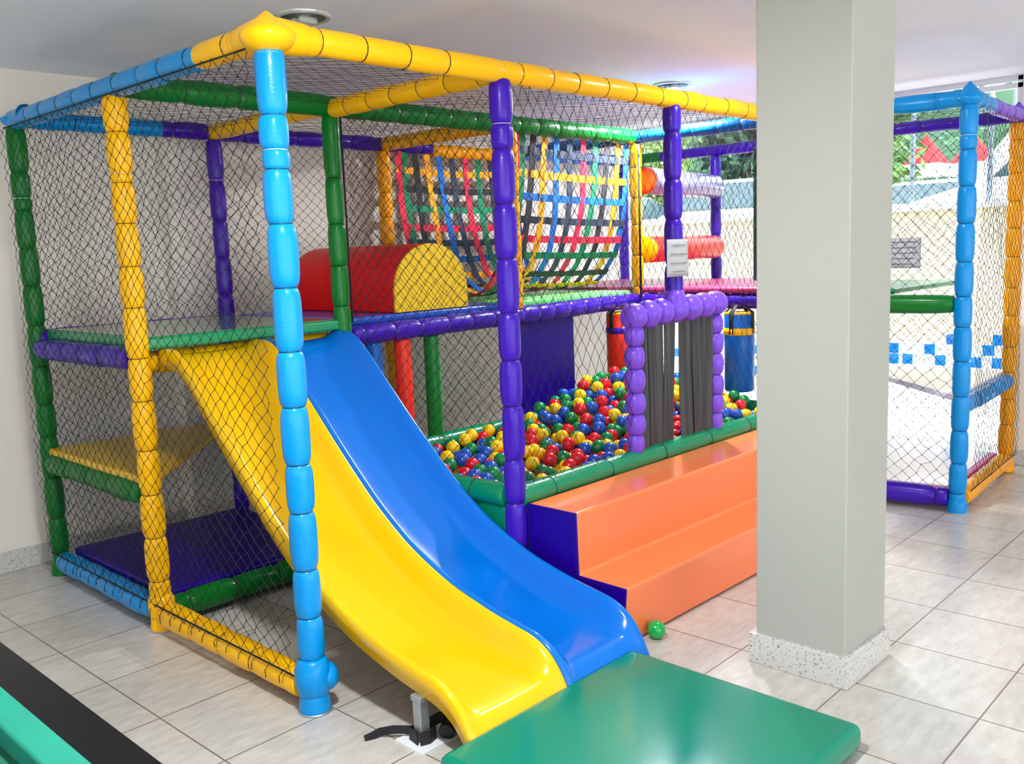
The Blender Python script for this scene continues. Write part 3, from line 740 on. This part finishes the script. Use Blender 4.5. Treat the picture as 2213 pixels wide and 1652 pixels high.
me = sphere_mesh('ball_floor', M['ballgreen'])
o = bpy.data.objects.new('ball', me); o.location = (1.29, -.604, R0); COL.objects.link(o)
tag(o, 'single bright green ball lying on the tiles beside the blue slide lane', 'ball')

# ------------------------------------------------------------------ slide
rimp = [(1.21, 1.262), (1.10, 1.264), (1.02, 1.235), (.93, 1.16), (.842, 1.073), (.72, .955), (.615, .853), (.515, .76), (.43, .684), (.34, .607), (.25, .54), (.15, .472), (.05, .418),
        (-.07, .364), (-.167, .33), (-.27, .302), (-.37, .278), (-.48, .258), (-.55, .245), (-.60, .226), (-.645, .196), (-.685, .15), (-.715, .098), (-.728, .07)]
def resample(P, n):
    P = [Vector((0, y, z)) for y, z in P]; out = []
    for i in range(len(P) - 1):
        p0, p1, p2, p3 = P[max(i - 1, 0)], P[i], P[i + 1], P[min(i + 2, len(P) - 1)]
        for k in range(4):
            t = k / 4; out.append(.5 * ((2 * p1) + (p2 - p0) * t + (2 * p0 - 5 * p1 + 4 * p2 - p3) * t * t + (3 * p1 - p0 - 3 * p2 + p3) * t ** 3))
    out.append(P[-1]); return out
RP = resample(rimp, 0)
# bed line: below the rim by a height that dies out at the lip
bedp = [(1.21, 1.232), (1.16, 1.222), (1.09, 1.185), (1.0, 1.10), (.92, 1.02), (.80, .905), (.69, .79), (.58, .685), (.49, .60), (.40, .52), (.31, .448), (.21, .378), (.10, .318),
        (-.02, .263), (-.12, .226), (-.23, .194), (-.33, .172), (-.45, .155), (-.53, .147), (-.585, .143), (-.635, .138), (-.675, .126), (-.705, .094), (-.728, .062)]
BP = resample(bedp, 0)
slide = thing('slide', 'double lane slide, yellow lane and blue lane, running down to a green mat', 'slide', (.585, .25, 0))
def lane(x0, x1, mat, label, outer):
    m = MB(); rings = []
    ox = .012
    for R, Bd in zip(RP, BP):
        def row(side):
            s = 1 if side == 0 else -1; xe = x0 if side == 0 else x1
            return [(xe, R.y, R.z - .085), (xe, R.y, R.z - .012), (xe + s * .006, R.y, R.z - .002), (xe + s * .02, R.y, R.z), (xe + s * .034, R.y * .8 + Bd.y * .2, R.z * .8 + Bd.z * .2),
                    (xe + s * .055, R.y * .3 + Bd.y * .7, R.z * .3 + Bd.z * .7), (xe + s * .075, R.y * .06 + Bd.y * .94, R.z * .06 + Bd.z * .94), (xe + s * .1, Bd.y, Bd.z)]
        a = row(0); b = row(1)[::-1]
        mid = [((x0 + .1) * (1 - t) + (x1 - .1) * t, Bd.y, Bd.z - .004 * math.sin(PI * t)) for t in (.25, .5, .75)]
        rings.append(a + mid + b)
    last = rings[-1]
    for dy, dz in ((-.008, -.018), (-.010, -.045)):
        rings.append([(p[0], min(p[1], -.70) + dy if True else 0, max(.012, min(p[2], .075) + dz)) for p in last])
    m.rings(rings, close=False)
    m.f = [q[::-1] for q in m.f]
    o = build('lane', m, mat, slide, True, label=label)
    sd = o.modifiers.new('thickness', 'SOLIDIFY'); sd.thickness = .006; sd.offset = -1
    return o
lane(.10, .585, M['slideyellow'], 'yellow slide lane', 0)
lane(.587, 1.06, M['slideblue'], 'blue slide lane', 1)
# steel support foot under the slide edge, base plate and strap
ft = thing('slide_support', 'short galvanised steel leg strapped on a white plate under the slide lip', 'support leg', (.10, -.475, 0))
m = MB(); m.box((.085, -.495, .006), (.125, -.455, .165)); build('leg', m, M['steel'], ft, bevel=.003)
m = MB(); m.box((.082, -.50, .15), (.20, -.45, .172)); build('bracket', m, M['steel'], ft, bevel=.003)
m = MB(); m.box((.045, -.545, 0), (.25, -.40, .006)); build('base_plate', m, M['alu'], ft)
m = MB()
m.ribbon([(.075, -.50, .03), (.105, -.512, .03), (.138, -.505, .032), (.14, -.44, .03), (.08, -.44, .03), (.072, -.49, .03)], (0, 0, 1), .045, .006)
m.ribbon([(.10, -.43, .03), (.06, -.38, .03), (.03, -.34, .02), (.0, -.33, .012), (-.02, -.32, .006)], (0, 0, 1), .03, .003)
m.ribbon([(.14, -.47, .05), (.18, -.48, .06), (.22, -.50, .05), (.26, -.50, .06)], (0, 0, 1), .04, .005)
m.revolve([(.002, 0), (.028, .002), (.028, .05), (.002, .052)], (.16, -.535, .03), (.8, .5, .1), n=16)
build('strap', m, M['strapblack'], ft, False, label='black webbing strap wound round the leg')
# green landing mat
m = MB(); m.box((-.03, -1.62, .006), (.985, -.70, .095))
cr = build('landing_mat', m, M['greenmat'], bevel=.03)
tag(cr, 'glossy green crash mat on the floor at the foot of the slide', 'mat')
cr.rotation_euler = (0, 0, 0)

# ------------------------------------------------------------------ orange steps
st = thing('padded_steps', 'orange vinyl padded steps with navy end leading to the ball pit', 'steps', (2.3, -.32, 0))
prof = [(-.045, .005), (-.045, .532), (-.322, .532), (-.328, .262), (-.578, .258), (-.556, .005)]
def stepsolid(x0, x1, grow=0):
    m = MB(); m.rings([[(x, y, z) for y, z in prof] for x in (x0, x1)]); return m
build('body', stepsolid(1.128, 3.2), M['orange'], st, bevel=.014)
build('end_panel', stepsolid(1.120, 1.130), M['navy'], st, bevel=.002, label='navy blue end panel')
m = MB()
def stitch(p, q, n):
    for k in range(n):
        a = Vector(p).lerp(Vector(q), (k + .15) / n); b = Vector(p).lerp(Vector(q), (k + .75) / n); m.path([a, b], .0012, 4)
stitch((1.1185, -.053, .05), (1.1185, -.053, .524), 24); stitch((1.1185, -.053, .524), (1.1185, -.314, .524), 13)
stitch((1.1185, -.314, .524), (1.1185, -.32, .26), 13); stitch((1.1185, -.33, .25), (1.1185, -.575, .25), 12)
build('stitching', m, M['strapblack'], st)

# ------------------------------------------------------------------ notices and board
def notice(label, o, u, v, W, H, lines, lean=0):
    t = thing('paper_notice', label, 'notice', o)
    o, u, v = Vector(o), Vector(u).normalized(), Vector(v).normalized(); n = u.cross(v)
    m = MB(); K = 8; rr = []
    for i in range(K + 1):
        b = i / K
        rr.append([tuple(o + u * W * a + v * H * b + n * (.004 * math.sin(3 * a + b) + .003 * b)) for a in [k / K for k in range(K + 1)]])
    m.rings(rr, close=False); s = build('sheet', m, M['paper'], t, True)
    sd = s.modifiers.new('thickness', 'SOLIDIFY'); sd.thickness = .0006
    rn = random.Random(len(label))
    for y, w, h in lines:
        m = MB(); x = (1 - w) / 2
        while x < (1 + w) / 2:
            l = rn.uniform(.025, .05)
            c = o + u * W * x + v * H * y + n * (.0052 + .004 * math.sin(3 * x + y) + .003 * y)
            hh = h * rn.uniform(.7, 1)
            m.add([c, c + u * W * l, c + u * W * l + v * H * hh, c + v * H * hh], [(0, 1, 2, 3)])
            x += l + .018
        build('text_line', m, M['ink'], t)
notice('small white printed notice taped to the purple post above the doorway', (2.20, -.062, 1.472), (1, 0.02, 0), (-.03, 0, 1), .205, .19,
       [(.82, .6, .035), (.58, .7, .04), (.34, .72, .04), (.12, .55, .04)])
notice('landscape printed notice on the window seen left of the light blue corner post', (XW - .012, .16, 1.395), (0, -1, 0), (0, 0, 1), .33, .225,
       [(.84, .8, .05), (.66, .75, .05), (.48, .8, .05), (.30, .7, .05), (.12, .6, .05)])
pad('notice_board', 'dark green board hanging high beside the column', 'board', (3.333, .06, 1.40), (3.72, .085, 2.19), M['board'], .003)

# ceiling lights
def downlight(label, x, y, R=.12):
    t = thing('ceiling_light', label, 'ceiling lamp', (x, y, CEIL))
    m = MB(); m.revolve([(R * .80, -.001), (R * .82, -.012), (R * .92, -.016), (R, -.010), (R * 1.01, 0)], (x, y, CEIL), n=40, cap=False); build('rim', m, M['chrome'], t, True)
    m = MB(); m.revolve([(R * .82, -.010), (R * .7, -.006), (R * .4, -.003), (.004, -.002)], (x, y, CEIL), n=40); build('reflector', m, M['reflector'], t, True)
    for dy in (-.025, .025):
        m = MB(); m.revolve([(.002, 0), (.014, .004), (.016, .02), (.016, .08), (.01, .092)], (x + .05, y + dy, CEIL - .0205), (-1, 0, 0), n=14); build('bulb', m, M['bulb'], t, True)
downlight('round recessed ceiling light with chrome rim above the yellow corner', .695, .79)
downlight('round recessed ceiling light over the ball pit near the column', 3.58, .815, .128)

# light from the lamp over the ball pit and from two added, unseen fill lamps
for i, (x, y, e_) in enumerate(((3.58, .815, 60), (-.6, -1.2, 42), (2.55, -.68, 11))):
    ld = bpy.data.lights.new('ceiling_and_fill_lamp', 'AREA'); ld.shape = 'DISK'; ld.size = .2; ld.energy = e_; ld.color = (.97, .985, 1)
    lo = bpy.data.objects.new('ceiling_and_fill_lamp', ld); COL.objects.link(lo); lo.location = (x, y, CEIL - .03)
    if i: downlight(['', 'added round fill light on the ceiling left of the foot of the slide', 'added round fill light hidden behind the column over the orange steps'][i], x, y)  # fixtures made up to carry the two fill lamps

# ------------------------------------------------------------------ pool table at the near left
pt = thing('pool_table', 'black edged games table with green baize in the near left corner', 'pool table', (-1.78, -.9, 0))
tx0, tx1, ty0, ty1 = -2.42, -1.15, -1.98, .12
def frame_ring(m, i, o_, z0, z1):
    (ax, bx, ay, by) = i; (cx, dx, cy, dy) = o_
    m.box((dx if False else bx, cy, z0), (dx, dy, z1)); m.box((cx, cy, z0), (ax, dy, z1)); m.box((ax, by, z0), (bx, dy, z1)); m.box((ax, cy, z0), (bx, ay, z1))
m = MB(); frame_ring(m, (tx0 + .08, tx1 - .08, ty0 + .08, ty1 - .08), (tx0, tx1, ty0, ty1), .68, .80); build('rail', m, M['tablewood'], pt)
m = MB(); frame_ring(m, (tx0 + .142, tx1 - .142, ty0 + .142, ty1 - .142), (tx0 + .08, tx1 - .08, ty0 + .08, ty1 - .08), .74, .806); build('cushion', m, M['tablecloth'], pt, bevel=.008)
m = MB(); m.box((tx0 + .1, ty0 + .1, .70), (tx1 - .1, ty1 - .1, .765)); build('bed', m, M['tablebed'], pt)
m = MB(); m.box((tx0 + .08, ty0 + .08, .45), (tx1 - .08, ty1 - .08, .69)); build('cabinet', m, M['tablewood'], pt)
for x in (tx0 + .2, tx1 - .2):
    for y in (ty0 + .22, ty1 - .22):
        m = MB(); m.revolve([(.06, 0), (.06, .02), (.045, .05), (.055, .2), (.065, .45)], (x, y, 0), n=16); build('leg', m, M['tablewood'], pt, True)

# ------------------------------------------------------------------ outdoors
mb = MB(); mb.box((XW + .15, -30, -.12), (7.2, 40, -.02)); struct('floor_outside', mb, M['outground'])
mb = MB(); mb.box((-30, -60, -.3), (7.2, -8.6, -.05)); struct('floor_forecourt', mb, M['asphalt'])
mb = MB(); mb.box((7.2, -30, -.1), (7.45, 40, .64), 1); mb.box((7.2, -30, .64), (7.45, 40, 1.86), 0); mb.box((7.15, -30, 1.86), (7.5, 40, 1.93), 1)
ow = struct('wall_outside', mb, [M['outwall'], M['outwhite']])
m = MB(); rn = random.Random(5); T_ = .094
spots = [(.745, .57), (.743, .467), (.611, .47), (.408, .572), (.31, .473), (.212, .671), (-.002, .468), (-.105, .583), (-.186, .678), (-.185, .47),
         (2.645, .598), (3.209, .406), (2.221, .489), (2.221, .263), (2.705, .363)]
for j in range(200):          # the band goes on beyond the part that shows
    y, z = (rn.uniform(-8, -.45), .26 + .1 * rn.randrange(5)) if j % 2 else (rn.uniform(.95, 2.05) if j % 3 else rn.uniform(3.4, 16), .26 + .1 * rn.randrange(4))
    if all(abs(y - a) > .11 or abs(z - b) > .09 for a, b in spots) and rn.random() < .55: spots.append((y, z))
for y, z in spots: m.box((7.192, y - T_ / 2, z - T_ / 2), (7.203, y + T_ / 2, z + T_ / 2))
build('tile_band', m, M['tile_blue'], ow, label='scattered blue glazed tiles')
mb = MB(); mb.box((7.45, -60, .3), (80, 120, 1.15)); struct('floor_carpark', mb, M['asphalt'])
for i, y in enumerate((-1.4, -.22, -.03, .65, 3.4, 4.6, 6.2)):
    m = MB(); m.revolve([(.022, 1.93), (.022, 3.3), (.01, 3.31)], (7.32, y, 0), n=10)
    tag(build('fence_pole', m, M['pole'], smooth=True), 'thin grey metal pole standing on the outside wall beyond the window', 'pole', 'metal poles on the outside wall')

def car(label, x, y, rot, L, Wd, Ht, paint, van=False):
    t = thing('van' if van else 'car', label, 'van' if van else 'car', (x, y, 1.15)); t.rotation_euler = (0, 0, rot)
    def local(name, m, mat, par=t, smooth=False, bevel=0, label=None):
        o = build(name, m, mat, None, smooth, bevel, label, origin=(0, 0, 0)); o.parent = par; return o
    h = Ht
    if van:
        body = [(-L / 2, .3), (-L / 2, h * .93), (-L / 2 + .15, h), (L / 2 - 1.5, h), (L / 2 - 1.25, h * .97), (L / 2 - .65, h * .58), (L / 2 - .08, h * .50), (L / 2, .45), (L / 2, .3)]
    else:
        body = [(-L / 2, .3), (-L / 2, h * .58), (-L / 2 + .25, h * .64), (L / 2 - 1.1, h * .62), (L / 2 - .15, h * .52), (L / 2, h * .4), (L / 2, .3)]
    m = MB(); m.rings([[(a, s * Wd / 2 * k, b) for a, b in body] for s, k in ((-1, 1), (1, 1))]); local('body', m, paint, bevel=.06)
    if not van:
        cab = [(-L / 2 + .25, h * .62), (-L / 2 + .75, h * .97), (-L / 2 + 1.2, h), (L / 2 - 1.9, h * .98), (L / 2 - 1.15, h * .62)]
        m = MB(); m.rings([[(a, s * Wd / 2 * .92 if b < h * .7 else s * Wd / 2 * .76, b) for a, b in cab] for s in (-1, 1)]); local('cabin', m, paint, bevel=.05)
        win = [(-L / 2 + .55, h * .67), (-L / 2 + .88, h * .92), (-L / 2 + 1.25, h * .945), (L / 2 - 1.95, h * .93), (L / 2 - 1.45, h * .67)]
        for nm, (a0, b0), (a1, b1) in (('rear_window', cab[0], cab[1]), ('windscreen', cab[4], cab[3])):
            q = []
            for t, w_ in ((.14, .82), (.9, .7)):
                a_, b_ = a0 + (a1 - a0) * t, b0 + (b1 - b0) * t; o_ = -.025 if nm == 'rear_window' else .025
                q += [(a_ + o_, -Wd / 2 * w_, b_ + .01), (a_ + o_, Wd / 2 * w_, b_ + .01)]
            m = MB(); m.rings([[(x + dx, y, z) for x, y, z in (q[0], q[1], q[3], q[2])] for dx in (0, .02)]); local(nm, m, M['carglass'])
        for s in (-1, 1):
            m = MB(); m.rings([[(a, s * (Wd / 2 * (.915 if b < h * .7 else .79) + d), b) for a, b in win] for d in (-.02, .015)]); local('window', m, M['carglass'])
    else:
        win = [(L / 2 - 2.3, h * .62), (L / 2 - 2.3, h * .88), (L / 2 - 1.45, h * .88), (L / 2 - 1.0, h * .62)]
        for s in (-1, 1):
            m = MB(); m.rings([[(a, s * (Wd / 2 + d), b) for a, b in win] for d in (-.02, .012)]); local('window', m, M['carglass'])
    for a in (-L / 2 + .8, L / 2 - .85):
        for s in (-1, 1):
            m = MB(); m.revolve([(.1, -.1), (.3, -.1), (.32, -.06), (.32, .06), (.3, .1), (.1, .1)], (a, s * (Wd / 2 - .1), .32), (0, 1, 0), n=20); local('wheel', m, M['tyre'], smooth=True)
    for s in (-1, 1):
        m = MB(); m.box((-L / 2 - .03, s * Wd / 2 * .6 - .16, h * .46), (-L / 2 + .05, s * Wd / 2 * .6 + .16, h * .57)); local('tail_lamp', m, M['lamp_red'])
    return t
car('white hatchback parked outside, seen just left of the column', 12.2, 5.0, .12, 3.9, 1.7, 1.46, M['carwhite'])
car('grey car parked outside, seen between amber post and purple post', 11.8, 8.4, PI / 2, 3.9, 1.7, 1.38, M['cargrey'])
car('white car parked outside, seen between column and light blue corner post', 15.2, 2.9, .05, 3.9, 1.7, 1.38, M['carwhite'])
car('large white van parked outside behind the light blue corner post', 11.0, -.75, PI / 2, 5.0, 1.95, 1.8, M['carwhite'], True)
def canopy(label, x, y, w, z0, z1):
    t = thing('canopy_tent', label, 'tent', (x, y, 1.15))
    m = MB(); m.add([(x - w, y - w, z0), (x + w, y - w, z0), (x + w, y + w, z0), (x - w, y + w, z0), (x, y, z1), (x, y, z0 + .02)], [(0, 1, 4), (1, 2, 4), (2, 3, 4), (3, 0, 4), (1, 0, 5), (2, 1, 5), (3, 2, 5), (0, 3, 5)]); build('canopy', m, M['tentred'], t)
    m = MB(); m.box((x - w, y - w, z0 - .35), (x + w, y + w, z0 - .01)); build('valance', m, M['tentwhite'], t)
    for a in (-1, 1):
        for b in (-1, 1):
            m = MB(); m.revolve([(.03, 1.15), (.03, z0)], (x + a * w * .95, y + b * w * .95, 0), n=8); build('leg', m, M['pole'], t)
canopy('red peaked canopy outside above the white car', 26, 7.3, .5, 3.62, 4.45)
canopy('red peaked canopy outside half hidden by the light blue corner post', 26, 6.0, .5, 3.55, 4.3)
def tree(label, x, y, z1, rad, mat, seed, zc=None):
    rn = np.random.default_rng(seed); t = thing('tree', label, 'tree', (x, y, 1.15))
    m = MB(); m.path([(x, y, 1.05), (x + .05, y, 1.6), (x - .04, y + .05, z1 * .6), (x, y, z1 * .85)], [.16, .12, .09, .03], 10); build('trunk', m, M['bark'], t, True)
    m = MB(); zc = zc or (z1 + 1.3) / 2 + .2; n = int(1500)
    cl = rn.normal(0, 1, (26, 3)); cl /= np.linalg.norm(cl, axis=1)[:, None]; cl *= rn.uniform(.35, .85, (26, 1))
    for k in range(n):
        c = cl[rn.integers(26)] + rn.normal(0, .2, 3); p = np.array([x, y, zc]) + c * np.array([rad, rad, (z1 - 1.3) / 2])
        if p[2] < 1.0: continue
        a = rn.normal(0, 1, 3); a /= np.linalg.norm(a); b = np.cross(a, rn.normal(0, 1, 3)); b /= np.linalg.norm(b) + 1e-9; s = rn.uniform(.10, .2)
        m.add([p - a * s, p + b * s * .45, p + a * s, p - b * s * .45], [(0, 1, 2, 3)])
    build('foliage', m, mat, t)
tree('light green tree outside above the pale blue roller', 15.5, 9.6, 4.6, 1.3, M['leaf_c'], 1)
tree('grey green tree outside right of the purple window post', 14.5, 6.4, 4.9, 1.1, M['leaf_b'], 2)
tree('dense green tree outside behind the red canopies', 32, 10.5, 8.5, 3.2, M['leaf_b'], 3)
tree('bushy green tree outside above the white van', 19, 1.0, 5.4, 1.9, M['leaf_b'], 4)
tree('light green tree outside behind the grey car', 20, 13.4, 5.2, 1.8, M['leaf_c'], 5)
tree('tall green tree outside seen above the light blue rail', 17, 5.2, 5.2, 1.0, M['leaf_a'], 6)
def hedge(label, x, y0, y1, z1, mat, seed):
    rn = np.random.default_rng(seed); m = MB()
    for k in range(3000):
        p = np.array([x + rn.uniform(-.5, .5), rn.uniform(y0, y1), rn.uniform(1.15, z1) + .2 * math.sin(k)])
        a = rn.normal(0, 1, 3); a /= np.linalg.norm(a); b = np.cross(a, rn.normal(0, 1, 3)); b /= np.linalg.norm(b) + 1e-9; s = rn.uniform(.15, .3)
        m.add([p - a * s, p + b * s * .45, p + a * s, p - b * s * .45], [(0, 1, 2, 3)])
    m.box((x - .3, y0, 1.15), (x + .3, y1, z1 - .4))
    tag(build('hedge', m, mat), label, 'hedge')
hedge('long green hedge at the far side of the car park', 38, -6, 30, 7.5, M['leaf_b'], 9)

# ------------------------------------------------------------------ light
w = bpy.data.worlds.new('sky'); scene.world = w; w.use_nodes = True; nt = w.node_tree
bg = nt.nodes['Background']; bg.inputs['Strength'].default_value = 2.2
tc = nt.nodes.new('ShaderNodeTexCoord'); sp = nt.nodes.new('ShaderNodeSeparateXYZ'); cr = nt.nodes.new('ShaderNodeValToRGB')
mr = nt.nodes.new('ShaderNodeMapRange'); mr.inputs['From Min'].default_value = -1; mr.inputs['From Max'].default_value = 1
nt.links.new(tc.outputs['Generated'], sp.inputs[0]); nt.links.new(sp.outputs['Z'], mr.inputs['Value']); nt.links.new(mr.outputs[0], cr.inputs[0])
e = cr.color_ramp.elements; e[0].position = .47; e[0].color = (.38, .37, .35, 1); e[1].position = .5; e[1].color = (.62, .66, .70, 1)
x = cr.color_ramp.elements.new(1); x.color = (.85, .92, 1, 1)
nt.links.new(cr.outputs[0], bg.inputs['Color'])
sd = bpy.data.lights.new('sun', 'SUN'); sd.energy = 4.5; sd.angle = math.radians(2); sd.color = (1, .985, .96)
so = bpy.data.objects.new('sun', sd); COL.objects.link(so); so.location = (0, -6, 12)
so.rotation_euler = Vector((.12, .5, -.85)).to_track_quat('-Z', 'Y').to_euler()

# ------------------------------------------------------------------ camera
cd = bpy.data.cameras.new('camera'); co = bpy.data.objects.new('camera', cd); COL.objects.link(co)
cd.sensor_width = 36; cd.lens = 2013.52 / 2213 * 36; cd.clip_start = .05; cd.clip_end = 300
mw = Matrix(((rt[0], up[0], -fw[0], CAM[0]), (rt[1], up[1], -fw[1], CAM[1]), (rt[2], up[2], -fw[2], CAM[2]), (0, 0, 0, 1)))
co.matrix_world = mw
scene.camera = co
scene.view_settings.view_transform = 'Standard'; scene.view_settings.look = 'None'
scene.view_settings.gamma = 1; scene.view_settings.use_curve_mapping = False
scene.view_settings.exposure = 1.12
scene.cycles.max_bounces = 12; scene.cycles.diffuse_bounces = 6; scene.cycles.transparent_max_bounces = 24
